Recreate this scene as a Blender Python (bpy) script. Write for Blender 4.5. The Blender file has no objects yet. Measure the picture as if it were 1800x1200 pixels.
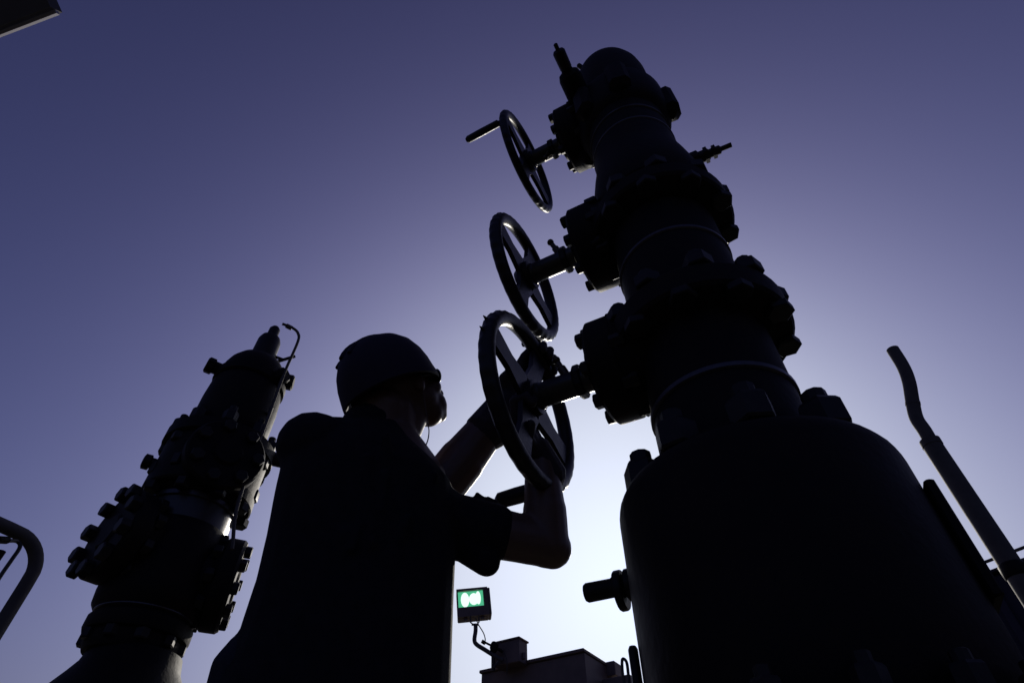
import bpy, math, random
from mathutils import Vector, Matrix, Quaternion
random.seed(7)
V = Vector
scene = bpy.context.scene
C = scene.collection
R = math.radians

# ------------------------------------------------------------------ camera
CAM_Z, PITCH = 0.5, R(46.6)
cam_d = bpy.data.cameras.new('camera'); cam = bpy.data.objects.new('camera', cam_d); C.objects.link(cam)
cam.location = (0, 0, CAM_Z); cam.rotation_euler = (R(90) + PITCH, 0, 0)
cam_d.sensor_width = 36; cam_d.lens = 20; cam_d.clip_start = 0.02; cam_d.clip_end = 5000
scene.camera = cam

# ------------------------------------------------------------------ sky, sun, exposure
SUN_AZ, SUN_EL = R(11.7), R(24.4)          # clockwise from +Y, above the horizon
sun_dir = V((math.sin(SUN_AZ) * math.cos(SUN_EL), math.cos(SUN_AZ) * math.cos(SUN_EL), math.sin(SUN_EL)))
w = bpy.data.worlds.new('World'); scene.world = w; w.use_nodes = True
nt = w.node_tree; nt.nodes.clear(); N = nt.nodes.new; LK = nt.links.new
sky = N('ShaderNodeTexSky'); sky.sky_type = 'NISHITA'; sky.sun_disc = False
sky.sun_elevation = SUN_EL; sky.sun_rotation = SUN_AZ; sky.altitude = 200
sky.air_density = 1.0; sky.dust_density = 8.0; sky.ozone_density = 1.0
sep = N('ShaderNodeSeparateColor'); com = N('ShaderNodeCombineColor'); LK(sky.outputs[0], sep.inputs[0])
def mth(op, a, b):
    m = N('ShaderNodeMath'); m.operation = op
    for k, q in enumerate((a, b)):
        if isinstance(q, (int, float)): m.inputs[k].default_value = q
        else: LK(q, m.inputs[k])
    return m.outputs[0]
# slide-film response of the sky: steep and violet in the dark blue, rolling off towards the sun
for k, (p_, s_) in enumerate(((1.31, .0293), (1.51, .0232), (1.71, .0352))):
    q = mth('MULTIPLY', mth('POWER', sep.outputs[k], p_), s_)
    LK(mth('MULTIPLY', mth('ADD', mth('DIVIDE', q, mth('ADD', mth('MULTIPLY', q, (1.22, 1.19, 1.12)[k]), 1.0)), mth('MULTIPLY', q, .011)), 10.0), com.inputs[k])
bg = N('ShaderNodeBackground'); bg.inputs[1].default_value = 0.1
LK(com.outputs[0], bg.inputs[0])
out = N('ShaderNodeOutputWorld'); LK(bg.outputs[0], out.inputs[0])
sun_d = bpy.data.lights.new('sun', 'SUN'); sun_d.energy = 2.5; sun_d.angle = R(0.53); sun_d.color = (1, .93, .82)
sun = bpy.data.objects.new('sun', sun_d); C.objects.link(sun)
sun.rotation_euler = (-sun_dir).to_track_quat('-Z', 'Y').to_euler(); sun.location = (3, 12, 8)
scene.view_settings.view_transform = 'Standard'; scene.view_settings.look = 'None'
scene.view_settings.gamma = 1; scene.view_settings.exposure = 0.0
scene.view_settings.use_curve_mapping = False

# ------------------------------------------------------------------ materials
def mat(name, col, rough=.5, metal=0., var=.25, scale=14., bump=.15, col2=None, spec=.5):
    m = bpy.data.materials.new(name); m.use_nodes = True; t = m.node_tree; n = t.nodes; b = n['Principled BSDF']
    b.inputs['Metallic'].default_value = metal; b.inputs['Specular IOR Level'].default_value = spec
    tc = n.new('ShaderNodeTexCoord')
    no = n.new('ShaderNodeTexNoise'); no.inputs['Scale'].default_value = scale; no.inputs['Detail'].default_value = 8
    no.inputs['Roughness'].default_value = .65
    t.links.new(tc.outputs['Object'], no.inputs['Vector'])
    rp = n.new('ShaderNodeValToRGB'); rp.color_ramp.elements[0].position = .3; rp.color_ramp.elements[1].position = .72
    c2 = col2 or tuple(min(1, c * (1 + var) + .003) for c in col)
    rp.color_ramp.elements[0].color = (*[c * (1 - var) for c in col], 1); rp.color_ramp.elements[1].color = (*c2, 1)
    t.links.new(no.outputs['Fac'], rp.inputs['Fac']); t.links.new(rp.outputs['Color'], b.inputs['Base Color'])
    mr = n.new('ShaderNodeMapRange'); mr.inputs['To Min'].default_value = max(.05, rough - .12); mr.inputs['To Max'].default_value = min(1, rough + .12)
    t.links.new(no.outputs['Fac'], mr.inputs['Value']); t.links.new(mr.outputs['Result'], b.inputs['Roughness'])
    if bump:
        n2 = n.new('ShaderNodeTexNoise'); n2.inputs['Scale'].default_value = scale * 7; n2.inputs['Detail'].default_value = 5
        t.links.new(tc.outputs['Object'], n2.inputs['Vector'])
        bp = n.new('ShaderNodeBump'); bp.inputs['Strength'].default_value = bump; bp.inputs['Distance'].default_value = .004
        t.links.new(n2.outputs['Fac'], bp.inputs['Height']); t.links.new(bp.outputs['Normal'], b.inputs['Normal'])
    return m
def emit(name, col, strength):
    m = bpy.data.materials.new(name); m.use_nodes = True; b = m.node_tree.nodes['Principled BSDF']
    b.inputs['Base Color'].default_value = (*[c * .5 for c in col], 1)
    b.inputs['Emission Color'].default_value = (*col, 1); b.inputs['Emission Strength'].default_value = strength
    return m
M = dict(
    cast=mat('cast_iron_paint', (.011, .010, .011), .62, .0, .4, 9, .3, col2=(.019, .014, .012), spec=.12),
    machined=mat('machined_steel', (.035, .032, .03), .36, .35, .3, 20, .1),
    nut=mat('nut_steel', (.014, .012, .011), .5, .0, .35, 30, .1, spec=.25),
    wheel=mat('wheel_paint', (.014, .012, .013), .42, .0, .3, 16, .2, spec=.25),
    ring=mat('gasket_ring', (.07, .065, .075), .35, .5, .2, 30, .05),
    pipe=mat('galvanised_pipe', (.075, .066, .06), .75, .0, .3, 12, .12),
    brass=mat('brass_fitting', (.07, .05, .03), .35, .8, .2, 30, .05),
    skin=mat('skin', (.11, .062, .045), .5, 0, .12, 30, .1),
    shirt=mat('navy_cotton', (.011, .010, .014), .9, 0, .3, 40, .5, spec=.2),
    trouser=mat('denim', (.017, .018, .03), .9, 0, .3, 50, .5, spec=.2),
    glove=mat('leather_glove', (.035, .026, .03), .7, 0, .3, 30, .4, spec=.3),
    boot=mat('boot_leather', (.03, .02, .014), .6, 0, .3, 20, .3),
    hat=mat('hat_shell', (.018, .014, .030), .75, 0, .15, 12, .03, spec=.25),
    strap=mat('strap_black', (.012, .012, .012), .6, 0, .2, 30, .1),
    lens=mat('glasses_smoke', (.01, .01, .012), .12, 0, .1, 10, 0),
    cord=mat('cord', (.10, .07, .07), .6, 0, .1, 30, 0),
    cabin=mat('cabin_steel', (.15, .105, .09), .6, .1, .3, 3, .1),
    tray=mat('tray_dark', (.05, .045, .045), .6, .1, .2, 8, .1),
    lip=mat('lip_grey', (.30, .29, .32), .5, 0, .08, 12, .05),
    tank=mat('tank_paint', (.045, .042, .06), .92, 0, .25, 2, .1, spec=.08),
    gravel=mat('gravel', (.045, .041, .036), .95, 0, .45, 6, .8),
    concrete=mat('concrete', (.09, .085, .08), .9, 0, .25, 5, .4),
    bulb=emit('lamp_bulb', (.80, 1.0, .90), 1.15),
    lampglass=emit('lamp_green', (.10, .60, .32), 0.75),
    wire=mat('wire', (.03, .03, .03), .5, 0, .2, 30, 0),
)

# ------------------------------------------------------------------ mesh helpers
def frame(o, axis, up=None):
    z = V(axis).normalized()
    u = V(up) if up is not None else (V((0, 0, 1)) if abs(z.z) < .95 else V((0, 1, 0)))
    x = (u - z * u.dot(z)).normalized(); y = z.cross(x)
    m = Matrix((x, y, z)).transposed().to_4x4(); m.translation = V(o)
    return m
class MB:
    def __init__(s): s.v = []; s.f = []
    def add(s, vs, fs, mx=None):
        k = len(s.v)
        s.v += [mx @ V(q) if mx is not None else V(q) for q in vs]; s.f += [tuple(i + k for i in q) for q in fs]
        return s
    def lathe(s, prof, o=(0, 0, 0), axis=(0, 0, 1), n=40, caps=True, up=None, mod=None):
        mx = frame(o, axis, up); vs = []; fs = []
        for (r, z) in prof:
            for k in range(n):
                a = 2 * math.pi * k / n; q = r * (mod(a) if mod else 1)
                vs.append((q * math.cos(a), q * math.sin(a), z))
        for j in range(len(prof) - 1):
            for k in range(n):
                k2 = (k + 1) % n; fs.append((j * n + k, j * n + k2, (j + 1) * n + k2, (j + 1) * n + k))
        if caps:
            fs.append(tuple(range(n - 1, -1, -1))); fs.append(tuple((len(prof) - 1) * n + k for k in range(n)))
        return s.add(vs, fs, mx)
    def box(s, c, sx, sy, sz, mx=None, bev=.0):
        b = min(bev, sx * .45, sy * .45, sz * .45); hx, hy, hz = sx / 2, sy / 2, sz / 2
        m2 = (mx or Matrix.Identity(4)) @ Matrix.Translation(V(c))
        if b <= 0:
            vs = [(x, y, z) for z in (-hz, hz) for y in (-hy, hy) for x in (-hx, hx)]
            return s.add(vs, [(0, 2, 3, 1), (4, 5, 7, 6), (0, 1, 5, 4), (2, 6, 7, 3), (0, 4, 6, 2), (1, 3, 7, 5)], m2)
        def ringp(ix, iy, z):
            return [(ix, -iy + b, z), (ix, iy - b, z), (ix - b, iy, z), (-ix + b, iy, z), (-ix, iy - b, z), (-ix, -iy + b, z), (-ix + b, -iy, z), (ix - b, -iy, z)]
        rings = [ringp(hx - b, hy - b, -hz), ringp(hx, hy, -hz + b), ringp(hx, hy, hz - b), ringp(hx - b, hy - b, hz)]
        vs = [q for r in rings for q in r]; fs = [tuple(range(7, -1, -1)), tuple(24 + k for k in range(8))]
        for j in range(3):
            for k in range(8): fs.append((j * 8 + k, j * 8 + (k + 1) % 8, j * 8 + 8 + (k + 1) % 8, j * 8 + 8 + k))
        return s.add(vs, fs, m2)
    def tube(s, pts, rad, n=14, caps=True, sq=None, up=None):
        """swept ring along pts; rad scalar/list; sq=(a,b) squash list"""
        pts = [V(q) for q in pts]; L = len(pts)
        rad = rad if isinstance(rad, (list, tuple)) else [rad] * L
        vs = []; fs = []; px = None
        for i, q in enumerate(pts):
            d = (pts[min(i + 1, L - 1)] - pts[max(i - 1, 0)]).normalized()
            if px is None:
                u = V(up) if up is not None else (V((0, 0, 1)) if abs(d.z) < .9 else V((0, 1, 0)))
                px = (u - d * u.dot(d)).normalized()
            else: px = (px - d * px.dot(d)).normalized()
            py = d.cross(px); ra = rad[i]; ra, rb = ra if isinstance(ra, (list, tuple)) else (ra, ra)
            for k in range(n):
                a = 2 * math.pi * k / n; vs.append(q + px * ra * math.cos(a) + py * rb * math.sin(a))
        for j in range(L - 1):
            for k in range(n):
                k2 = (k + 1) % n; fs.append((j * n + k, j * n + k2, (j + 1) * n + k2, (j + 1) * n + k))
        if caps:
            fs.append(tuple(range(n - 1, -1, -1))); fs.append(tuple((L - 1) * n + k for k in range(n)))
        return s.add(vs, fs)
    def ball(s, c, r, n=16, mx=None):
        r = r if isinstance(r, (list, tuple)) else (r, r, r)
        vs = [(0, 0, -r[2])]; fs = []; h = n // 2
        for j in range(1, h):
            p = -math.pi / 2 + math.pi * j / h
            for k in range(n):
                a = 2 * math.pi * k / n; vs.append((r[0] * math.cos(p) * math.cos(a), r[1] * math.cos(p) * math.sin(a), r[2] * math.sin(p)))
        vs.append((0, 0, r[2])); T = len(vs) - 1
        for k in range(n):
            fs.append((0, 1 + (k + 1) % n, 1 + k)); fs.append((T, T - n + k, T - n + (k + 1) % n))
        for j in range(h - 2):
            for k in range(n):
                a = 1 + j * n; k2 = (k + 1) % n; fs.append((a + k, a + k2, a + n + k2, a + n + k))
        m2 = mx @ Matrix.Translation(V(c)) if mx is not None else Matrix.Translation(V(c))
        return s.add(vs, fs, m2)
    def capsule(s, a, b, ra, rb, n=14):
        a, b = V(a), V(b); d = (b - a).normalized(); pts = []; rr = []
        for k in (90, 65, 40, 15): pts.append(a - d * ra * math.sin(R(k))); rr.append(max(ra * math.cos(R(k)), ra * .03))
        for k in (15, 40, 65, 90): pts.append(b + d * rb * math.sin(R(k))); rr.append(max(rb * math.cos(R(k)), rb * .03))
        return s.tube(pts, rr, n)
    def mesh(s, name, m, base=(0, 0, 0), smooth=35):
        b = V(base); me = bpy.data.meshes.new(name); me.from_pydata([q - b for q in s.v], [], s.f); me.update()
        me.materials.append(m)
        import bmesh
        bm = bmesh.new(); bm.from_mesh(me); bmesh.ops.recalc_face_normals(bm, faces=bm.faces); bm.to_mesh(me); bm.free()
        if smooth:
            me.polygons.foreach_set('use_smooth', [True] * len(me.polygons)); me.set_sharp_from_angle(angle=R(smooth))
        return me
BASE = {}
def put(name, me, parent=None, loc=(0, 0, 0), rot=None):
    o = bpy.data.objects.new(name, me); C.objects.link(o); o.parent = parent; o.location = loc
    if rot is not None: o.rotation_mode = 'QUATERNION'; o.rotation_quaternion = rot
    return o
def root_of(p):
    while p.parent is not None: p = p.parent
    return p
def part(name, mb, m, parent, smooth=35):
    """a part in world coordinates: its vertices are stored relative to its thing's base"""
    return put(name, mb.mesh(name, M[m], root_of(parent).location if parent else (0, 0, 0), smooth), parent)
def group_part(name, parent):
    return put(name, None, parent)
def thing(name, label, cat, loc, group=None):
    o = put(name, None, None, loc); o['label'] = label; o['category'] = cat
    if group: o['group'] = group
    return o
def structure(name, mb, m, smooth=0):
    o = put(name, mb.mesh(name, M[m], (0, 0, 0), smooth)); o['kind'] = 'structure'; return o
sp, cp = math.sin(PITCH), math.cos(PITCH)
def at(px, py, d):
    """world point that stands d metres away (on plan) along the sight line measured in the photograph"""
    u = 600 - py; x = px - 900; y = 1000 * cp - u * sp; z = 1000 * sp + u * cp; k = d / math.hypot(x, y)
    return V((x * k, y * k, z * k + CAM_Z))
def bez(pts, n=8):
    """smooth path through points (Catmull-Rom)"""
    pts = [V(q) for q in pts]; P = [pts[0] * 2 - pts[1]] + pts + [pts[-1] * 2 - pts[-2]]; o = []
    for i in range(1, len(P) - 2):
        for k in range(n):
            t = k / n; a, b, c, d = P[i - 1], P[i], P[i + 1], P[i + 2]
            o.append(.5 * ((2 * b) + (c - a) * t + (2 * a - 5 * b + 4 * c - d) * t * t + (3 * b - a - 3 * c + d) * t ** 3))
    return o + [pts[-1]]
def remesh(mb, name, m, base, vox, it=6, fac=.5):
    me = mb.mesh(name + '_raw', M[m], base, 0); o = bpy.data.objects.new('tmp', me); C.objects.link(o)
    r = o.modifiers.new('r', 'REMESH'); r.mode = 'VOXEL'; r.voxel_size = vox; r.use_smooth_shade = True
    if it:
        s = o.modifiers.new('s', 'SMOOTH'); s.factor = fac; s.iterations = it
    dg = bpy.context.evaluated_depsgraph_get(); dg.update()
    n = bpy.data.meshes.new_from_object(o.evaluated_get(dg)); n.name = name
    bpy.data.objects.remove(o); bpy.data.meshes.remove(me)
    n.materials.clear(); n.materials.append(M[m])
    n.polygons.foreach_set('use_smooth', [True] * len(n.polygons))
    return n
UP = V((0, 0, 1))

# ------------------------------------------------------------------ ground
g = MB(); g.add([(-400, -400, 0), (400, -400, 0), (400, 400, 0), (-400, 400, 0)], [(0, 1, 2, 3)])
structure('ground', g, 'gravel')
g = MB(); g.box((.478, .998, .03), 1.15, 1.15, .06, None, .012); structure('pavement', g, 'concrete')

# ------------------------------------------------------------------ shared hardware
def hex_profile(r, h): return MB().lathe([(r * .9, 0), (r, h * .08), (r, h * .86), (r * .86, h)], n=6)
HW = {}
def hw(kind, r, h):
    k = (kind, r, h)
    if k not in HW:
        b = hex_profile(r, h)
        if kind == 'stud': b.lathe([(r * .55, h * .9), (r * .55, h * 1.45), (r * .45, h * 1.5)], n=10)
        HW[k] = b.mesh(kind, M['nut'], (0, 0, 0), 30)
    return HW[k]
def nuts(parent, c, axis, rad, n, r, h, kind='stud', phase=0., up=None, name='nut'):
    mx = frame(c, axis, up); b = root_of(parent).location; q = mx.to_quaternion()
    for k in range(n):
        a = phase + 2 * math.pi * k / n
        p = mx @ V((rad * math.cos(a), rad * math.sin(a), 0))
        put(name, hw(kind, r, h), parent, p - b, q @ Quaternion((0, 0, 1), random.uniform(0, 1)))

# ------------------------------------------------------------------ main wellhead tree
AX, AY = .478, .998
n_ = V((-.88, .475, 0)).normalized(); m_ = V((.475, .88, 0)).normalized()   # along the valve stems / across them
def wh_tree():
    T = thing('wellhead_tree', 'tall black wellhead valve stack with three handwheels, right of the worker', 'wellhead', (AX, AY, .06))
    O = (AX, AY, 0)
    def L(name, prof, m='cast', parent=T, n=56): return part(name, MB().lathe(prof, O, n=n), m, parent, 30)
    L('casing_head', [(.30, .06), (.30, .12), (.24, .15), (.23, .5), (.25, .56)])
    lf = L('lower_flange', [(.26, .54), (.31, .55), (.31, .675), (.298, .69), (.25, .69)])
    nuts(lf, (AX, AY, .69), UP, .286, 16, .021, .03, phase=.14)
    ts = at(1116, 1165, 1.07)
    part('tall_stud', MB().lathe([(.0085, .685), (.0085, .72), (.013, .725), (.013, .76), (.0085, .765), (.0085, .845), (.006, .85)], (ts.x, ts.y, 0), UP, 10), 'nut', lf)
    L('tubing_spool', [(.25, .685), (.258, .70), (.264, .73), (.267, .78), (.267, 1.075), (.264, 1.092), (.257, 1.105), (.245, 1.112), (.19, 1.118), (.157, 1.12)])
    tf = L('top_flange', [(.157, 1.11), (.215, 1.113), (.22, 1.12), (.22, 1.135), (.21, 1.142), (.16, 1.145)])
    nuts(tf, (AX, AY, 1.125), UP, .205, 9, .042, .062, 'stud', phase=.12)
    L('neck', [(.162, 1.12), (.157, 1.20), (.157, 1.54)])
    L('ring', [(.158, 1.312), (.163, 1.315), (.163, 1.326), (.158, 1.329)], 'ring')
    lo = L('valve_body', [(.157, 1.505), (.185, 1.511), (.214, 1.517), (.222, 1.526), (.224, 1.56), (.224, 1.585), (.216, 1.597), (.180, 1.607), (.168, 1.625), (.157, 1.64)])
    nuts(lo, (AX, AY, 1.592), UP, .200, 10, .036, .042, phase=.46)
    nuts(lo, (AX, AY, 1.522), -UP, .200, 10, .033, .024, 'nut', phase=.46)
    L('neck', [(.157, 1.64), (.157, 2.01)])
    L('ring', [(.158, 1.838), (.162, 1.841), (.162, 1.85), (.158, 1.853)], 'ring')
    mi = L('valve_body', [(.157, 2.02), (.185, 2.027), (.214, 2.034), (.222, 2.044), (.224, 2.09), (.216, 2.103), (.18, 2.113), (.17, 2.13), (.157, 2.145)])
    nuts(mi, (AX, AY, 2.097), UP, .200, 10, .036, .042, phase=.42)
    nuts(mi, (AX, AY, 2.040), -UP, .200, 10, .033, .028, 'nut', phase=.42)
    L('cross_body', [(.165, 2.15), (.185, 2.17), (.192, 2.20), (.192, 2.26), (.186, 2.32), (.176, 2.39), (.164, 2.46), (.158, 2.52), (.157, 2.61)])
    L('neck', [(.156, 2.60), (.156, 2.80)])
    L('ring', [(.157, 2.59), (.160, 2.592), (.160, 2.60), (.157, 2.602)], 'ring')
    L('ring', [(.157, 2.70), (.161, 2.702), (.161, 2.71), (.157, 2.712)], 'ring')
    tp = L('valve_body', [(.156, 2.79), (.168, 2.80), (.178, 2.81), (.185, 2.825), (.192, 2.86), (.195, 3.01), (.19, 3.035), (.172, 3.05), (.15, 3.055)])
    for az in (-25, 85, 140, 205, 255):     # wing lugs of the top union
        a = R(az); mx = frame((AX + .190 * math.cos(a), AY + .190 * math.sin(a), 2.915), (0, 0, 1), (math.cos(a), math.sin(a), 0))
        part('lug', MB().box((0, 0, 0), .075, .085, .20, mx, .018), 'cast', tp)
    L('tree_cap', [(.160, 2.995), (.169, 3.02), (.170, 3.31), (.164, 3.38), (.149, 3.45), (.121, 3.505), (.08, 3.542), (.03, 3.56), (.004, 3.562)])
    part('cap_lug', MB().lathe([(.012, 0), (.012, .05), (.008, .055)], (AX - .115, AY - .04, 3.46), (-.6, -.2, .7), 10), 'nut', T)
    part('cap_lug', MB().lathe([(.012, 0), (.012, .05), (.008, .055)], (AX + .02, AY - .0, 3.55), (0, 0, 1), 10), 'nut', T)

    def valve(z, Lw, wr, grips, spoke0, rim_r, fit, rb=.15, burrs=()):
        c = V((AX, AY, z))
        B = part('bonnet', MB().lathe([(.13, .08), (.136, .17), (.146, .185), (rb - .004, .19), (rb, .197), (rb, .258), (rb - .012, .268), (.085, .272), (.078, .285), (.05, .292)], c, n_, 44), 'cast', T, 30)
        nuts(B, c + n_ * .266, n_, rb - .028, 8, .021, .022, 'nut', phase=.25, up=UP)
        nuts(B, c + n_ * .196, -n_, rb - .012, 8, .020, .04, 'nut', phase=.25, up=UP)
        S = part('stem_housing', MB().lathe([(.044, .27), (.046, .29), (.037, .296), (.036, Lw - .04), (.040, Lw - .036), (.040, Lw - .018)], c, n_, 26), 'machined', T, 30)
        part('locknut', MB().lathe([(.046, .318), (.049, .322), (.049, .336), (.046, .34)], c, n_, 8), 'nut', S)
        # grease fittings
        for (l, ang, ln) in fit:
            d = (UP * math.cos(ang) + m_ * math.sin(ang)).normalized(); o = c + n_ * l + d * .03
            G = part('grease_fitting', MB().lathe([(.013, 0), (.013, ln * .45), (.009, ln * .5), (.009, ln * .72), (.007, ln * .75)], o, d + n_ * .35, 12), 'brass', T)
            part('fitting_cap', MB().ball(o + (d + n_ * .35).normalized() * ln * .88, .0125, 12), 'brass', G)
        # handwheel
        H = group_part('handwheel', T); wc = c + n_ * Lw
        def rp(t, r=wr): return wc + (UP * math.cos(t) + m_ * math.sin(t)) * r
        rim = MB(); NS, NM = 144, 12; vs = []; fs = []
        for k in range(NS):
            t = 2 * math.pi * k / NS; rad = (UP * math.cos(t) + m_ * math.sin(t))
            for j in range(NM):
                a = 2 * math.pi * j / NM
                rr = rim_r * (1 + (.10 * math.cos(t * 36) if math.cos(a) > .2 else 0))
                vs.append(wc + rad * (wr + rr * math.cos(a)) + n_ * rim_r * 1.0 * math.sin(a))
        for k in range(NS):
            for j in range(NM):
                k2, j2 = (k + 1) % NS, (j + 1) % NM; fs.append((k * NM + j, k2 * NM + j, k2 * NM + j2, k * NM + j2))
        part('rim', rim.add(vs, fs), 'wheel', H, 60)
        for tt in burrs:
            dd = UP * math.cos(tt) + m_ * math.sin(tt)
            part('burr', MB().lathe([(.006, 0), (.004, .008), (.001, .016)], wc + dd * (wr + rim_r * .9), dd + n_ * .3, 8), 'wheel', H)
        part('hub', MB().lathe([(.035, -.03), (.052, -.026), (.055, .012), (.04, .02), (.03, .034)], wc, n_, 28), 'wheel', H)
        for k in range(4):
            t = spoke0 + k * math.pi / 2; d = UP * math.cos(t) + m_ * math.sin(t); sd = UP * -math.sin(t) + m_ * math.cos(t); b = MB()
            pts = [wc + d * .045, wc + d * (wr * .55), wc + d * (wr - .004)]
            ws = [.050, .030, .040]; vs = []
            for q, hwid in zip(pts, ws):
                for a in (-1, 1):
                    for e in (-1, 1): vs.append(q + sd * hwid * a + n_ * (.008 * e))
            fs = []
            for j in range(2):
                o = j * 4; fs += [(o, o + 1, o + 5, o + 4), (o + 2, o + 6, o + 7, o + 3), (o, o + 4, o + 6, o + 2), (o + 1, o + 3, o + 7, o + 5)]
            fs += [(0, 2, 3, 1), (8, 9, 11, 10)]
            part('spoke', b.add(vs, fs), 'wheel', H, 20)
        for (t, gl, gr) in grips:
            o = rp(t)
            part('grip_handle', MB().lathe([(gr * .6, .0), (gr * .6, .02), (gr, .026), (gr * 1.06, gl * .6), (gr, gl - .01), (gr * .6, gl)], o, n_, 16), 'wheel', H)
        return H
    valve(1.560, .484, .246, [(R(154), .165, .022)], R(16), .0225, [(.365, -.25, .075)], .145, (R(-82), R(-70), R(112)))
    valve(2.135, .486, .222, [(R(135), .10, .013)], R(14), .0215, [(.345, -.3, .085)], .152)
    valve(3.005, .462, .232, [(R(-95), .19, .016)], R(12), .0185, [(.345, math.pi + .2, .07)], .15)
    # side outlet on the top valve, lying across the stem
    so = V((AX, AY, 3.08)) + n_ * .135
    S = part('side_outlet', MB().lathe([(.05, .0), (.05, .225), (.043, .245), (.026, .255), (.024, .265)], so, -m_, 22), 'cast', T)
    part('bleed_valve', MB().lathe([(.016, .262), (.026, .268), (.027, .34), (.022, .348), (.009, .352), (.009, .375), (.005, .378)], so, -m_, 18), 'nut', S)
    # needle valves on the bodies
    r_ = V((.902, -.432, 0))
    N1 = part('needle_valve', MB().lathe([(.03, .15), (.03, .20), (.022, .205), (.022, .235), (.016, .24), (.016, .275), (.009, .28), (.009, .315)], (AX, AY, 2.405), r_, 14), 'nut', T)
    for k, (l, rr) in enumerate(((.222, .029), (.25, .024))):
        part('collar', MB().lathe([(rr, l), (rr, l + .012)], (AX, AY, 2.405), r_, 6), 'nut', N1)
    l_ = V((-.902, .432, 0))
    N2 = part('needle_valve', MB().lathe([(.030, .235), (.030, .278), (.021, .283), (.021, .305), (.018, .31), (.0185, .362), (.016, .366)], (AX, AY, .985), l_, 16), 'nut', T)
    part('collar', MB().lathe([(.036, .284), (.038, .287), (.038, .297), (.036, .30)], (AX, AY, .977), l_, 20), 'nut', N2)
    # bonnet-side plate on the right of the spool
    q = V((math.sin(R(40.0)), math.cos(R(40.0)), 0))
    e = V((.778, -.629, 0)).normalized()
    part('side_plate', MB().box((0, 0, 0), .016, .13, .19, frame(V((AX, AY, .93)) + V((.902, -.432, 0)) * .268 + V((.43, .9, 0)) * -.02, UP, (.902, -.432, 0)), .003), 'cast', T)
    # drain loop beside the lower flange
    a = at(1093, 1155, 1.05); part('drain_loop', MB().tube(bez([at(1098, 1228, 1.0), at(1097, 1200, 1.0), at(1094, 1178, 1.0), at(1094, 1158, 1.0), at(1101, 1162, 1.0), at(1104, 1180, 1.0), at(1105, 1200, 1.0), at(1106, 1228, 1.0)], 5), .0024, 8), 'pipe', T)
    return T
wh_tree()

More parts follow.
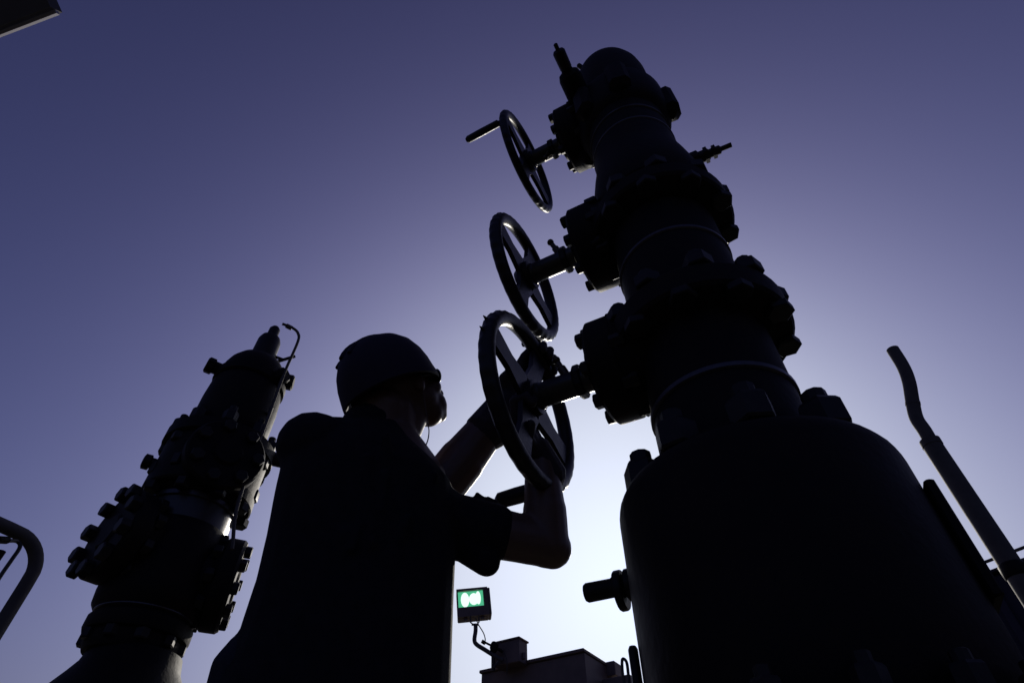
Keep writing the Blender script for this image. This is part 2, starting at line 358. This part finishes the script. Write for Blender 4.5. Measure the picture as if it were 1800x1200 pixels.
# ------------------------------------------------------------------ second wellhead tree, behind the worker
def wh_tree_2():
    az = R(-31.8); d = 2.2; bx, by = d * math.sin(az), d * math.cos(az)
    e = V((math.cos(az), -math.sin(az), 0)); t = V((-math.sin(az), -math.cos(az), 0))     # to the right / to the camera
    T = thing('wellhead_tree', 'shorter dark wellhead stack studded with bolts, left of the worker', 'wellhead', (bx, by, 0))
    O = V((bx, by, 0))
    def L(name, prof, m='cast', parent=T, n=44): return part(name, MB().lathe(prof, O, n=n), m, parent, 30)
    L('casing_head', [(.30, 0), (.30, .08), (.24, .12), (.22, .62), (.24, .75)])
    lf = part('lower_flange', MB().lathe([(.22, .74), (.242, .755), (.242, .88), (.235, .90), (.215, .945), (.185, .99), (.158, 1.03), (.14, 1.06), (.13, 1.10)], O + e * .022, n=44), 'cast', T, 30)
    nuts(lf, O + e * .022 + UP * .895, UP, .226, 12, .016, .03, 'nut')
    L('neck', [(.125, 1.09), (.135, 1.11), (.135, 1.20)])
    fl = L('flange', [(.135, 1.135), (.148, 1.14), (.152, 1.15), (.152, 1.18), (.14, 1.19)])
    nuts(fl, O + UP * 1.138, -UP, .130, 10, .022, .03, 'nut')
    L('ring', [(.141, 1.195), (.146, 1.198), (.146, 1.208), (.141, 1.21)], 'ring')
    L('valve_body', [(.138, 1.19), (.16, 1.22), (.165, 1.26), (.165, 1.42), (.155, 1.47), (.143, 1.49)])
    L('neck', [(.141, 1.48), (.141, 1.60)], 'machined')
    L('ring', [(.142, 1.562), (.149, 1.566), (.149, 1.582), (.142, 1.586)], 'ring')
    # lower bonnets, out to the left and the right
    for s, tilt, ext, zc, rb in ((-1, .42, .222, 1.405, .148), (1, .14, .222, 1.345, .150)):
        dr = (e * s + t * tilt).normalized(); c = O + UP * zc
        B = part('bonnet', MB().lathe([(.118, .06), (.122, ext - .085), (rb - .01, ext - .07), (rb, ext - .06), (rb, ext - .012), (rb - .008, ext - .002), (.06, ext), (.05, ext + .008)], c, dr, 36), 'cast', T, 30)
        nuts(B, c + dr * (ext - .003), dr, rb - (.018 if s < 0 else .032), 10, .026 if s < 0 else .021, .030 if s < 0 else .022, 'nut', phase=.1, up=UP)
        nuts(B, c + dr * (ext - .068), -dr, rb - .018, 10, .024, .028, 'nut', phase=.1, up=UP)
    # middle block: bonnet flange faces the camera
    mb = L('valve_body', [(.141, 1.585), (.165, 1.60), (.185, 1.63), (.188, 1.84), (.165, 1.88), (.145, 1.90)])
    c = O + UP * 1.72; dr = (t + e * .12).normalized()
    B = part('bonnet', MB().lathe([(.11, .05), (.115, .14), (.132, .15), (.137, .157), (.137, .20), (.13, .21), (.055, .213), (.045, .225)], c, dr, 36), 'cast', T, 30)
    nuts(B, c + dr * .208, dr, .105, 7, .024, .024, 'nut', phase=.3, up=UP)
    f1 = L('flange', [(.15, 1.60), (.185, 1.605), (.19, 1.612), (.19, 1.65), (.18, 1.66)])
    nuts(f1, O + UP * 1.606, -UP, .172, 9, .026, .034, 'nut', phase=.2)
    nuts(f1, O + UP * 1.658, UP, .172, 9, .026, .045, 'nut', phase=.2)
    f2 = L('flange', [(.15, 1.80), (.19, 1.806), (.204, 1.812), (.204, 1.86), (.18, 1.87)])
    nuts(f2, O + UP * 1.866, UP, .172, 9, .028, .05, 'stud', phase=.1)
    nuts(f2, O + UP * 1.808, -UP, .178, 9, .026, .034, 'nut', phase=.1)
    part('plug_valve', MB().lathe([(.02, .15), (.02, .20), (.028, .203), (.028, .225), (.02, .228)], O + UP * 1.715, -e, 12), 'nut', T)
    part('plug_valve', MB().lathe([(.035, .15), (.035, .19), (.028, .2), (.028, .235), (.02, .24)], O + UP * 1.86, (e * .95 + t * .15), 14), 'nut', T)
    L('upper_body', [(.135, 1.88), (.146, 1.92), (.150, 1.97), (.150, 2.06), (.145, 2.14), (.138, 2.17)])
    cap = L('tree_cap', [(.142, 2.165), (.150, 2.172), (.150, 2.205), (.136, 2.215), (.133, 2.25), (.122, 2.285), (.10, 2.32), (.07, 2.345), (.05, 2.355)])
    for a, zz, ln in ((-1., 2.21, .19), (1., 2.255, .165), (.2, 2.2, .18)):
        dd = (e * (a) + t * (.25 if a > 0 else .1)).normalized()
        part('lug', MB().lathe([(.028, .10), (.028, ln - .028), (.036, ln - .024), (.036, ln), (.028, ln + .006)], O + UP * zz, dd, 8), 'cast', cap)
    L('gauge_valve', [(.052, 2.34), (.054, 2.35), (.052, 2.47), (.044, 2.495), (.026, 2.50), (.025, 2.56), (.016, 2.575)], 'nut', T, 18)
    part('tee_handle', MB().tube([O + UP * 2.40 + e * .04, O + UP * 2.40 + e * .085], .007, 8).tube([O + UP * 2.38 + e * .07, O + UP * 2.445 + e * .13], .008, 8), 'nut', T)
    ga = bez([at(408, 965, 2.0), at(421, 875, 2.02), at(478, 715, 2.05), at(500, 655, 2.05), at(523, 602, 2.05), at(524, 586, 2.05), at(514, 576, 2.05), at(496, 569, 2.05)], 6)
    part('gauge_line', MB().tube(ga, .0065, 8), 'pipe', T)
    part('line_nipple', MB().tube([at(513, 577, 2.05), at(503, 572, 2.05)], .011, 8), 'pipe', T)
    part('line_clamp', MB().tube([at(478, 715, 2.05), O + UP * 2.0 + e * .12], .008, 8).tube([at(421, 876, 2.02), O + UP * 1.62 + e * .12], .008, 8), 'pipe', T)
    return T
wh_tree_2()

# ------------------------------------------------------------------ upright vent pipe on the right
b = at(1777, 993, 3.0); base = V((b.x, b.y, 0))
T = thing('vent_pipe', 'upright grey vent pipe with a kinked top, right of the tall stack', 'pipe', base)
part('lower_pipe', MB().tube([base, (base.x, base.y, 1.2), at(1636, 778, 3.0)], .042, 20), 'pipe', T)
up = [at(1640, 783, 3.0), at(1626, 758, 3.0), at(1611, 735, 3.0), at(1604, 706, 3.0), at(1598, 672, 3.0), at(1588, 645, 3.0), at(1569, 614, 3.0)]
part('upper_pipe', MB().tube(bez(up, 6), .031, 18), 'pipe', T)
part('weld_collar', MB().tube([at(1640, 784, 3.0), at(1634, 774, 3.0)], .0445, 20), 'pipe', T)
part('weld_bead', MB().tube([at(1605, 712, 3.0), at(1604.3, 707, 3.0)], .033, 16), 'pipe', T)
part('pipe_clamp', MB().lathe([(.044, 0), (.047, .005), (.047, .05), (.044, .055)], (base.x, base.y, b.z - .05), UP, 20).box((base.x + .06, base.y - .035, b.z - .03), .07, .03, .06, None, .005), 'cast', T)
part('pipe_foot', MB().lathe([(.12, 0.004), (.12, .02), (.05, .03)], base, UP, 20), 'pipe', T)

# ------------------------------------------------------------------ tank with rail at the far right
cn = at(1728, 1014, 8.0); zt = cn.z
ta = V((math.sin(R(-33)), math.cos(R(-33)), 0)); tb = V((math.sin(R(57)), math.cos(R(57)), 0))
T = thing('storage_tank', 'dark steel tank with a low rail on top, lower right corner', 'tank', (cn.x, cn.y, 0))
mx = Matrix((-ta, tb, UP)).transposed().to_4x4(); mx.translation = V((cn.x, cn.y, 0))
part('tank_wall', MB().box((1.1, 1.3, zt / 2), 6.6, 2.6, zt - .01, mx, .03), 'tank', T, 20)
part('top_plate', MB().box((1.1, 1.3, zt + .012), 6.7, 2.7, .03, mx, .006), 'tank', T, 20)
for k in range(8): part('stiffener', MB().box((-1.6 + k * .82, -.03, zt / 2), .08, .06, zt - .1, mx, .006), 'tank', T, 20)
for k in range(9): part('rail_post', MB().tube([mx @ V((.06 + k * .27, .05, zt + .02)), mx @ V((.06 + k * .27, .05, zt + .15))], .014, 8), 'pipe', T)
part('top_rail', MB().tube([mx @ V((.02, .05, zt + .15)), mx @ V((4.3, .05, zt + .15))], .017, 8), 'pipe', T)

# ------------------------------------------------------------------ handrail at the left edge
D = 1.8; cr = at(86, 962, D)
T = thing('handrail', 'bent black tube handrail with a hooked wire at the left edge', 'handrail', (cr.x, cr.y, 0))
rd = -m_
zt = at(40, 940, 1.78).z
cx = V((cr.x, cr.y, zt))
path = [V((cr.x, cr.y, 0)), V((cr.x, cr.y, zt - .10))] + [cx + UP * (-.08 + .08 * math.sin(a)) + rd * (.08 - .08 * math.cos(a)) for a in [R(9 * k) for k in range(1, 10)]] + [cx + rd * .10, cx + rd * .9]
part('rail_tube', MB().tube(path, .0155, 18), 'pipe', T)
part('rail_post', MB().tube([cx + rd * .88 - UP * zt, cx + rd * .88], .0155, 16), 'pipe', T)
part('mid_rail', MB().tube([V((cr.x, cr.y, zt - .45)), cx + rd * .88 - UP * .45], .0145, 14), 'pipe', T)
part('post_foot', MB().lathe([(.06, .004), (.06, .014), (.03, .02)], (cr.x, cr.y, 0), UP, 16), 'cast', T)
part('wire_hook', MB().tube(bez([at(-6, 951, 1.72), at(14, 950, 1.74), at(30, 951, 1.76), at(35, 961, 1.76), at(20, 984, 1.76), at(2, 1010, 1.76), at(-30, 1060, 1.76)], 5), .0045, 8), 'machined', T)
part('hook_clip', MB().tube([at(-4, 948, 1.72), at(13, 949, 1.74)], .0085, 8), 'cast', T)
part('wire_plug', MB().tube([at(-8, 985, 1.72), at(4, 968, 1.72)], .008, 8), 'cast', T)

# ------------------------------------------------------------------ overhead light tray, upper left
ed = at(101, 22, 1.877); ax = V((-.961, .276, 0)).normalized()
base = ed + ax * 1.5; base.z = 0
T = thing('overhead_light', 'dark overhead light tray with pale lower lip, upper left corner', 'light fixture', base)
cross = V((-.35, -.62, .55)).normalized()
def bar(o0, o1, wdt, hgt, m, name):
    q = MB(); sx = cross; sy = ax.cross(cross).normalized(); vs = []
    for o in (o0, o1):
        for a, c in ((-1, -1), (1, -1), (1, 1), (-1, 1)): vs.append(o + sx * (a * wdt / 2) + sy * (c * hgt / 2))
    q.add(vs, [(0, 1, 2, 3), (7, 6, 5, 4), (0, 4, 5, 1), (1, 5, 6, 2), (2, 6, 7, 3), (3, 7, 4, 0)])
    return part(name, q, m, T, 0)
bar(ed, ed + ax * 1.2, .014, .014, 'lip', 'lip')
bar(ed + cross * .075, ed + cross * .075 + ax * 1.2, .128, .05, 'tray', 'tray')
pp = ed + cross * .15
part('conduit', MB().tube([pp + ax * .03, pp + ax * 1.5], .016, 12), 'wire', T)
for k in (.06, .34, .8): part('clamp', MB().lathe([(.022, 0), (.027, .004), (.027, .035), (.022, .04)], pp + ax * k, ax, 12).box(pp + ax * (k + .02) - cross * .02, .03, .03, .03), 'wire', T)
part('pole', MB().tube([V((base.x, base.y, 0)), pp + ax * 1.49 - V((0, 0, 0))], .04, 16), 'pipe', T)

# ------------------------------------------------------------------ cabin and floodlight in the distance
cn = at(1027, 1138, 10.0); zt = cn.z
ca = V((math.sin(R(-57.4)), math.cos(R(-57.4)), 0)); cb = V((math.sin(R(32.6)), math.cos(R(32.6)), 0))
T = thing('site_cabin', 'low flat-topped site cabin under the sky, behind the worker', 'cabin', (cn.x, cn.y, 0))
mx = Matrix((ca, cb, UP)).transposed().to_4x4(); mx.translation = V((cn.x, cn.y, 0))
W = 2.06; DEP = 1.05
part('wall', MB().box((W / 2, .55, zt / 2 - .02), W - .04, DEP, zt - .06, mx, .01), 'cabin', T, 0)
part('roof', MB().box((W / 2, .53, zt - .025), W + .0, DEP + .05, .05, mx, .008), 'cabin', T, 0)
part('roof_vent', MB().box((-.03, .95, zt - .10), .22, .26, .22, mx, .01), 'cabin', T, 0)
part('annex', MB().box((-.25, 1.0, zt / 2 - .16), .5, .9, zt - .32, mx, .01), 'cabin', T, 0)
dr = part('door', MB().box((1.0, -.015, 1.1), .85, .035, 2.0, mx, .008), 'cast', T, 0)
part('handle', MB().box((.68, -.045, 1.05), .03, .03, .16, mx, .006), 'machined', dr, 0)
j = at(903, 1159, 10.6)
jm = Matrix((ca, cb, UP)).transposed().to_4x4(); jm.translation = V((0, 0, 0))
jx = at(898, 1150, 10.55)
jb = thing('junction_box', 'boxy electrical cabinet on the cabin roof below the floodlight', 'electrical box', at(898, 1166, 10.55))
part('enclosure', MB().box((0, 0, 0), .50, .28, .36, frame(jx, UP, ca), .012), 'cabin', jb, 0)
part('lid', MB().box((0, 0, .19), .54, .32, .03, frame(jx, UP, ca), .006), 'cabin', jb, 0)
part('hinge', MB().box(at(921, 1152, 10.4), .05, .05, .10, None, .005), 'cabin', jb, 0)
part('conduit_loop', MB().tube(bez([at(880, 1141, 10.5), at(888, 1134, 10.5), at(897, 1132, 10.5), at(902, 1137, 10.5)], 6), .011, 8), 'wire', jb)
part('cable', MB().tube(bez([at(886, 1146, 10.35), at(891, 1160, 10.35), at(891, 1185, 10.35)], 6), .006, 6), 'wire', jb)

fd = 10.4; fb = at(867, 1172, fd + .1)
T = thing('floodlight', 'lit green floodlight on a bent pole above the cabin roof', 'floodlight', fb)
part('pole', MB().tube(bez([at(836, 1096, fd), at(836, 1108, fd), at(834, 1124, fd), at(838, 1132, fd), at(852, 1141, fd), at(868, 1151, fd), at(884, 1160, fd)], 5), .036, 12), 'pipe', T)
part('post', MB().tube([at(867, 1150, fd), fb - UP * .05], .033, 12), 'pipe', T)
part('brace', MB().tube([at(868, 1172, fd), at(878, 1160, fd)], .02, 8), 'pipe', T)
part('yoke', MB().tube([at(827, 1082, fd), at(827, 1093, fd), at(832, 1097, fd), at(839, 1097, fd), at(842, 1092, fd), at(842, 1082, fd)], .013, 8).tube([at(829, 1097, fd), at(841, 1097, fd)], .02, 8), 'pipe', T)
part('cable', MB().tube(bez([at(836, 1085, fd), at(841, 1097, fd), at(850, 1112, fd), at(853, 1125, fd), at(848, 1127, fd)], 6), .009, 8), 'wire', T)
part('cable_gland', MB().tube([at(847, 1126, fd), at(853, 1130, fd)], .032, 10).tube([at(852, 1128, fd), at(864, 1134, fd)], .018, 10), 'cast', T)
part('conduit_fitting', MB().ball(at(868, 1137, fd), (.07, .07, .10), 12).ball(at(871, 1133, fd), .055, 12).tube([at(866, 1134, fd), at(884, 1145, fd)], .025, 10), 'cast', T)
# lamp head: axes from its corners
tl, tr, bl = at(802, 1036, fd), at(856, 1031, fd), at(806, 1085, fd)
hxv = (tr - tl); wd = hxv.length; hxv.normalize(); hyv = (bl - tl); ht = hyv.length; hyv = (hyv - hxv * hyv.dot(hxv)).normalized(); hzv = hxv.cross(hyv)
if hzv.y < 0: hzv = -hzv
hm = Matrix((hxv, hyv, hzv)).transposed().to_4x4(); hm.translation = tl
hd = MB().box((wd / 2, ht / 2, .16), wd, ht, .22, hm, .015)
hd.box((wd / 2, .018, .02), wd, .036, .08, hm).box((.012, ht / 2, .02), .024, ht - .09, .079, hm).box((wd - .04, ht / 2, .02), .08, ht - .09, .079, hm).box((wd / 2, ht * .83, .02), wd - .002, ht * .33, .078, hm)
part('housing', hd, 'cabin', T, 0)
part('visor', MB().box((wd + .02, ht / 2, .14), .05, ht - .02, .30, hm, .012), 'cabin', T, 0)
part('foot', MB().box((wd * .25, ht + .02, .06), .06, .05, .06, hm).box((wd * .78, ht + .02, .06), .06, .05, .06, hm), 'cabin', T, 0)
gw, gh = wd - .108, ht * .63
part('lens', MB().box((.026 + gw / 2, .038 + gh / 2, .035), gw, gh, .02, hm, .004), 'lampglass', T, 0)
part('bulb', MB().ball((.026 + gw * .27, .038 + gh * .48, .02), (.075, gh * .42, .02), 16, hm), 'bulb', T)
part('bulb', MB().ball((.026 + gw * .62, .038 + gh * .47, .02), (.085, gh * .34, .02), 16, hm), 'bulb', T)
part('bulb', MB().ball((.026 + gw * .80, .038 + gh * .42, .02), (.045, gh * .38, .015), 16, hm), 'bulb', T)

# ------------------------------------------------------------------ the worker
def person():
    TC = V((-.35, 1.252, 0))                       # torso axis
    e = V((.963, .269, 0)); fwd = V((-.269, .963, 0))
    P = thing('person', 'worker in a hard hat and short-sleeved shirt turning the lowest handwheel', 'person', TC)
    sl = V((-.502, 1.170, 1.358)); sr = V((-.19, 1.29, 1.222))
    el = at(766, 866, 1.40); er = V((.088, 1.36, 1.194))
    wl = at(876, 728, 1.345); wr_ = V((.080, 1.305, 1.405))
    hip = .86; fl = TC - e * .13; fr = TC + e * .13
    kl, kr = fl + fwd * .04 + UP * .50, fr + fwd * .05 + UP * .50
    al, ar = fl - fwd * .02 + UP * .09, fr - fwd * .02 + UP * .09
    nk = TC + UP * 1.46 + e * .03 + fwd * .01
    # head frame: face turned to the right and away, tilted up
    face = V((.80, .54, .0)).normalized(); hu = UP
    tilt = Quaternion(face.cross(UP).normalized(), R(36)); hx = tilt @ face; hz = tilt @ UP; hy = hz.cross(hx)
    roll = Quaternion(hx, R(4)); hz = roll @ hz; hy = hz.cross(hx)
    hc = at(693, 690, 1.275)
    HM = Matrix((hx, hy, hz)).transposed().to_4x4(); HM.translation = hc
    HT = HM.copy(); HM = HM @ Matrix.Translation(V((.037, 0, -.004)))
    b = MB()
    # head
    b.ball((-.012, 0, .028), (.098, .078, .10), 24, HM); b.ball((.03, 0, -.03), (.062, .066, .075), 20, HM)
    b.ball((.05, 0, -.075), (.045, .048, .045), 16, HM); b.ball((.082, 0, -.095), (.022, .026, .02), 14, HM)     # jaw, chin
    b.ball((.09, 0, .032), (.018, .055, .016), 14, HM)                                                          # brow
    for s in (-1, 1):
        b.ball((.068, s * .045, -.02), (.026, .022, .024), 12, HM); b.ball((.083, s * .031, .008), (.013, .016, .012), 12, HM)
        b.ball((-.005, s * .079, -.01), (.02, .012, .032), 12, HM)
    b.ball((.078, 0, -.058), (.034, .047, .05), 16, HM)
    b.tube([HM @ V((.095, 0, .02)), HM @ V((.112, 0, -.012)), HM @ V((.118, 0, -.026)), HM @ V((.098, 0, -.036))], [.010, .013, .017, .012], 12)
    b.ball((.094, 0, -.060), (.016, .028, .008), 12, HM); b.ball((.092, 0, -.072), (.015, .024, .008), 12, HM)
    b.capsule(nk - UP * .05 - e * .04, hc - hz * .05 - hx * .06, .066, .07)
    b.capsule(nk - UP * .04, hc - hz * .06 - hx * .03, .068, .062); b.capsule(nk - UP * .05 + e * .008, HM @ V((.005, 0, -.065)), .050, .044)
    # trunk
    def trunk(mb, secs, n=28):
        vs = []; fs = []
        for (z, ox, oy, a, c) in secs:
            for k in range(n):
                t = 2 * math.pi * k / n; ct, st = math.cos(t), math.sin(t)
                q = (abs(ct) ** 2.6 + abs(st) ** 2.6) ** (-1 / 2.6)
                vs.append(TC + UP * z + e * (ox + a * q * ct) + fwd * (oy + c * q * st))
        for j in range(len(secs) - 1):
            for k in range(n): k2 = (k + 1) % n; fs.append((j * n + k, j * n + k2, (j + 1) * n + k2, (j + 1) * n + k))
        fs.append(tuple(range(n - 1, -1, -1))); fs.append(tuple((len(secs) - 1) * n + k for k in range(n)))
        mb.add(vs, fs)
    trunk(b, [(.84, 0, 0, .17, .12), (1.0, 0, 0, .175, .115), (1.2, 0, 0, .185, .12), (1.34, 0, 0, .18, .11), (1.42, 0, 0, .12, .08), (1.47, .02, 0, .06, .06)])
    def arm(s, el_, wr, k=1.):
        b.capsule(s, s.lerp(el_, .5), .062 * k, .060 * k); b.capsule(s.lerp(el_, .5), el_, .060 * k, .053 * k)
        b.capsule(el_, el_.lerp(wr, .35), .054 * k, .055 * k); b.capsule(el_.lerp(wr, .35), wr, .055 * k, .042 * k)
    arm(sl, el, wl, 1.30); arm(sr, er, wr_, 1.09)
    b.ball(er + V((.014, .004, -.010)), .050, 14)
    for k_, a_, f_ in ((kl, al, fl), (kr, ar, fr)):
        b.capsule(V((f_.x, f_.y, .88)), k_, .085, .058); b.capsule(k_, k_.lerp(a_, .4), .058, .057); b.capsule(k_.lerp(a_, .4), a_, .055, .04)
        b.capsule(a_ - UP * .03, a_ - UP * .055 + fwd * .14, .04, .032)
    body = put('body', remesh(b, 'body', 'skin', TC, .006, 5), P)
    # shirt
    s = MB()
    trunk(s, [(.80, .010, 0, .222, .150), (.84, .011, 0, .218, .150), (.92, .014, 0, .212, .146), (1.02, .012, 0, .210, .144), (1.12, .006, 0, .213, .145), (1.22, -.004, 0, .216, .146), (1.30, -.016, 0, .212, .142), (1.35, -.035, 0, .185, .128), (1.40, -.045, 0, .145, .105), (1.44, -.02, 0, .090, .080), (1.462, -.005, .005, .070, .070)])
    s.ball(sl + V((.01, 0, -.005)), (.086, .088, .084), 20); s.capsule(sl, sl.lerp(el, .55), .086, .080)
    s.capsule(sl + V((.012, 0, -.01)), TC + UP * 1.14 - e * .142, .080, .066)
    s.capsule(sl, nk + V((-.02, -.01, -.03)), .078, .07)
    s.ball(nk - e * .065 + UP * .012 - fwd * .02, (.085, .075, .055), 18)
    s.ball(sr, (.088, .09, .085), 20); s.capsule(sr, nk + V((-.02, 0, -.12)), .074, .06)
    hem = sr.lerp(er, .50); s.capsule(sr, hem, .079, .073)
    s.capsule(sr.lerp(er, .2) - UP * .02, hem + V((-.010, 0, -.078)), .066, .034)       # loose cloth under the arm
    # folds
    for k in range(26):
        z = random.uniform(.86, 1.32); a = random.choice((random.uniform(.7, 2.5), random.uniform(3.8, 5.6))); ln = random.uniform(.04, .12)
        q = TC + UP * z + e * (.008 + .205 * math.cos(a)) + fwd * (.143 * math.sin(a)); t = V((random.uniform(-.3, .3), random.uniform(-.3, .3), 1)).normalized()
        s.capsule(q - t * ln / 2, q + t * ln / 2, .009, .013, 8)
    for k in range(6):
        q = sr.lerp(er, .36 + .035 * k) + V((0, -.01, .074 - .001 * k + random.uniform(-.006, .007))); s.ball(q, (.009, .03, .012), 8)
    shirt = put('shirt', remesh(s, 'shirt', 'shirt', TC, .006, 4), P)
    part('collar', MB().tube([nk + UP * .018 + (e * math.cos(t) * .078 + fwd * math.sin(t) * .078) - UP * .012 * math.sin(t) for t in [2 * math.pi * k / 24 for k in range(25)]], (.012, .012), 8) if False else
         MB().lathe([(.068, -.01), (.077, -.008), (.075, .02), (.067, .022), (.064, .0)], nk - UP * .026 - e * .025, UP + e * .12, 28, caps=False), 'shirt', shirt, 60)
    # trousers, boots
    t = MB(); trunk(t, [(.80, 0, 0, .195, .135), (.88, 0, 0, .20, .138), (.98, 0, 0, .195, .135)])
    for k_, a_, f_ in ((kl, al, fl), (kr, ar, fr)):
        t.capsule(V((f_.x, f_.y, .84)), k_, .105, .078); t.capsule(k_, a_ + UP * .02, .078, .07)
    put('trousers', remesh(t, 'trousers', 'trouser', TC, .009, 3), P)
    for a_ in (al, ar):
        q = MB(); q.capsule(a_ + UP * .10, a_ - UP * .03, .058, .052); q.capsule(a_ - UP * .04, a_ - UP * .045 + fwd * .17, .05, .045)
        bo = put('boot', remesh(q, 'boot', 'boot', TC, .008, 3), P)
        part('sole', MB().box((0, 0, 0), .105, .30, .025, frame(V((a_.x, a_.y, .0165)) + fwd * .075, UP, e), .01), 'strap', bo)
    # gloves: palm, four fingers, thumb
    def glove(wrist, knk, across, curl_to, seg, lens, wid, thumb, cuff, cr=.068):
        g = MB(); f = (knk - wrist).normalized(); a = V(across); a = (a - f * a.dot(f)).normalized(); c = V(curl_to); c = (c - f * c.dot(f) - a * c.dot(a)).normalized()
        PL = (knk - wrist).length
        for k in range(4):
            o = (k - 1.5) * wid
            g.capsule(wrist + f * .02 + a * o * .65, knk + a * o - f * .004 * abs(k - 1.4), .018, .0155)
            q = knk + a * o - f * .004 * abs(k - 1.4)
            for j in range(3):
                ph = R(seg[j]); d = f * math.cos(ph) + c * math.sin(ph); ln = lens[j] * (1, 1.08, 1.02, .82)[k]
                g.capsule(q, q + d * ln, .0165 - .001 * j, .0155 - .001 * j, 12); q = q + d * ln
        for k in range(3): g.capsule(wrist + f * .03 + a * (k - 1) * .022, wrist + f * PL * .80 + a * (k - 1) * .030, .030, .026)
        q = wrist + f * PL * .30 - a * .03
        for j, (df, da, dc, ln) in enumerate(thumb):
            d = (f * df + a * da + c * dc).normalized(); g.capsule(q, q + d * ln, .0185 - .002 * j, .0165 - .002 * j, 12); q = q + d * ln
        g.capsule(wrist - f * cuff, wrist + f * .03, cr, cr * .82)
        G = put('glove', remesh(g, 'glove', 'glove', TC, .0035, 3), P)
        return G
    wc = V((AX, AY, 1.57)) + n_ * .484
    def rim(tt, r=.238): return wc + (UP * math.cos(tt) + m_ * math.sin(tt)) * r
    th = R(24); tan = (-UP * math.sin(th) + m_ * math.cos(th))
    k1 = rim(th, .243) + n_ * .036
    glove(wl, k1, tan, -n_, (15, 85, 150), (.046, .040, .028), .030, [(.5, -.7, .2, .045), (.7, -.2, .6, .04)], .06)
    k2 = rim(R(182), .06) + n_ * .035
    glove(wr_, k2 + V((.0, 0, .0)), m_, -n_, (20, 95, 160), (.045, .034, .024), .026, [(.5, -.7, .2, .045), (.7, -.1, .6, .035)], .035, .053)
    # hard hat with a full brim
    hh = HT @ Matrix.Translation(V((-.008, 0, .045)))
    def rx(r, z, n=40, sx=1.12, fr=0.): return [(r * sx * math.cos(2 * math.pi * k / n) + fr * max(0, math.cos(2 * math.pi * k / n)) ** 2, r * math.sin(2 * math.pi * k / n), z) for k in range(n)]
    vs = []; prof = [(.112, -.034), (.132, -.056), (.137, -.053), (.137, -.046), (.135, -.020), (.132, .010), (.124, .045), (.108, .080), (.084, .106), (.050, .124), (.006, .131)]
    for r, z in prof: vs += rx(r, z, sx=1.06, fr=.006 if -.06 < z < -.04 else 0)
    fs = [(j * 40 + k, j * 40 + (k + 1) % 40, (j + 1) * 40 + (k + 1) % 40, (j + 1) * 40 + k) for j in range(len(prof) - 1) for k in range(40)]; fs.append(tuple((len(prof) - 1) * 40 + k for k in range(40)))
    H = part('hard_hat', MB().add(vs, fs, hh), 'hat', P, 50)
    for y, rr in ((0, .012), (.04, .007), (-.04, .007)):
        part('ridge', MB().tube([hh @ V((.137 * math.cos(a), y, .129 * math.sin(a) * math.sqrt(max(.1, 1 - (y / .12) ** 2)) + .002)) for a in [R(x) for x in range(38, 143, 8)]], rr, 8), 'hat', H)
    part('hat_clip', MB().tube([hh @ V((-.10, .10, -.045)), hh @ V((-.11, .09, -.050))], .005, 8), 'machined', H)
    # safety glasses and the cord below the chin
    gl = MB().tube([HM @ V((-.01, .083, .005)), HM @ V((.07, .080, .008)), HM @ V((.098, .06, .008))], .004, 8).tube([HM @ V((-.01, -.083, .005)), HM @ V((.07, -.080, .008)), HM @ V((.098, -.06, .008))], .004, 8).tube([HM @ V((.098, .06, .02)), HM @ V((.112, 0, .022)), HM @ V((.098, -.06, .02))], .004, 8)
    G = part('safety_glasses', gl, 'strap', P)
    for s_ in (-1, 1):
        part('lens', MB().ball((.098, s_ * .034, .006), (.008, .030, .020), 14, HM @ Matrix.Rotation(R(18 * s_), 4, 'Z')), 'lens', G)
    part('ear_plug_cord', MB().tube(bez([HM @ V((0, -.075, -.035)), at(752, 742, 1.25), at(754, 760, 1.25), at(750, 779, 1.25), at(738, 797, 1.25), at(724, 806, 1.26)], 6), .0017, 6), 'cord', P)
    return P
person()
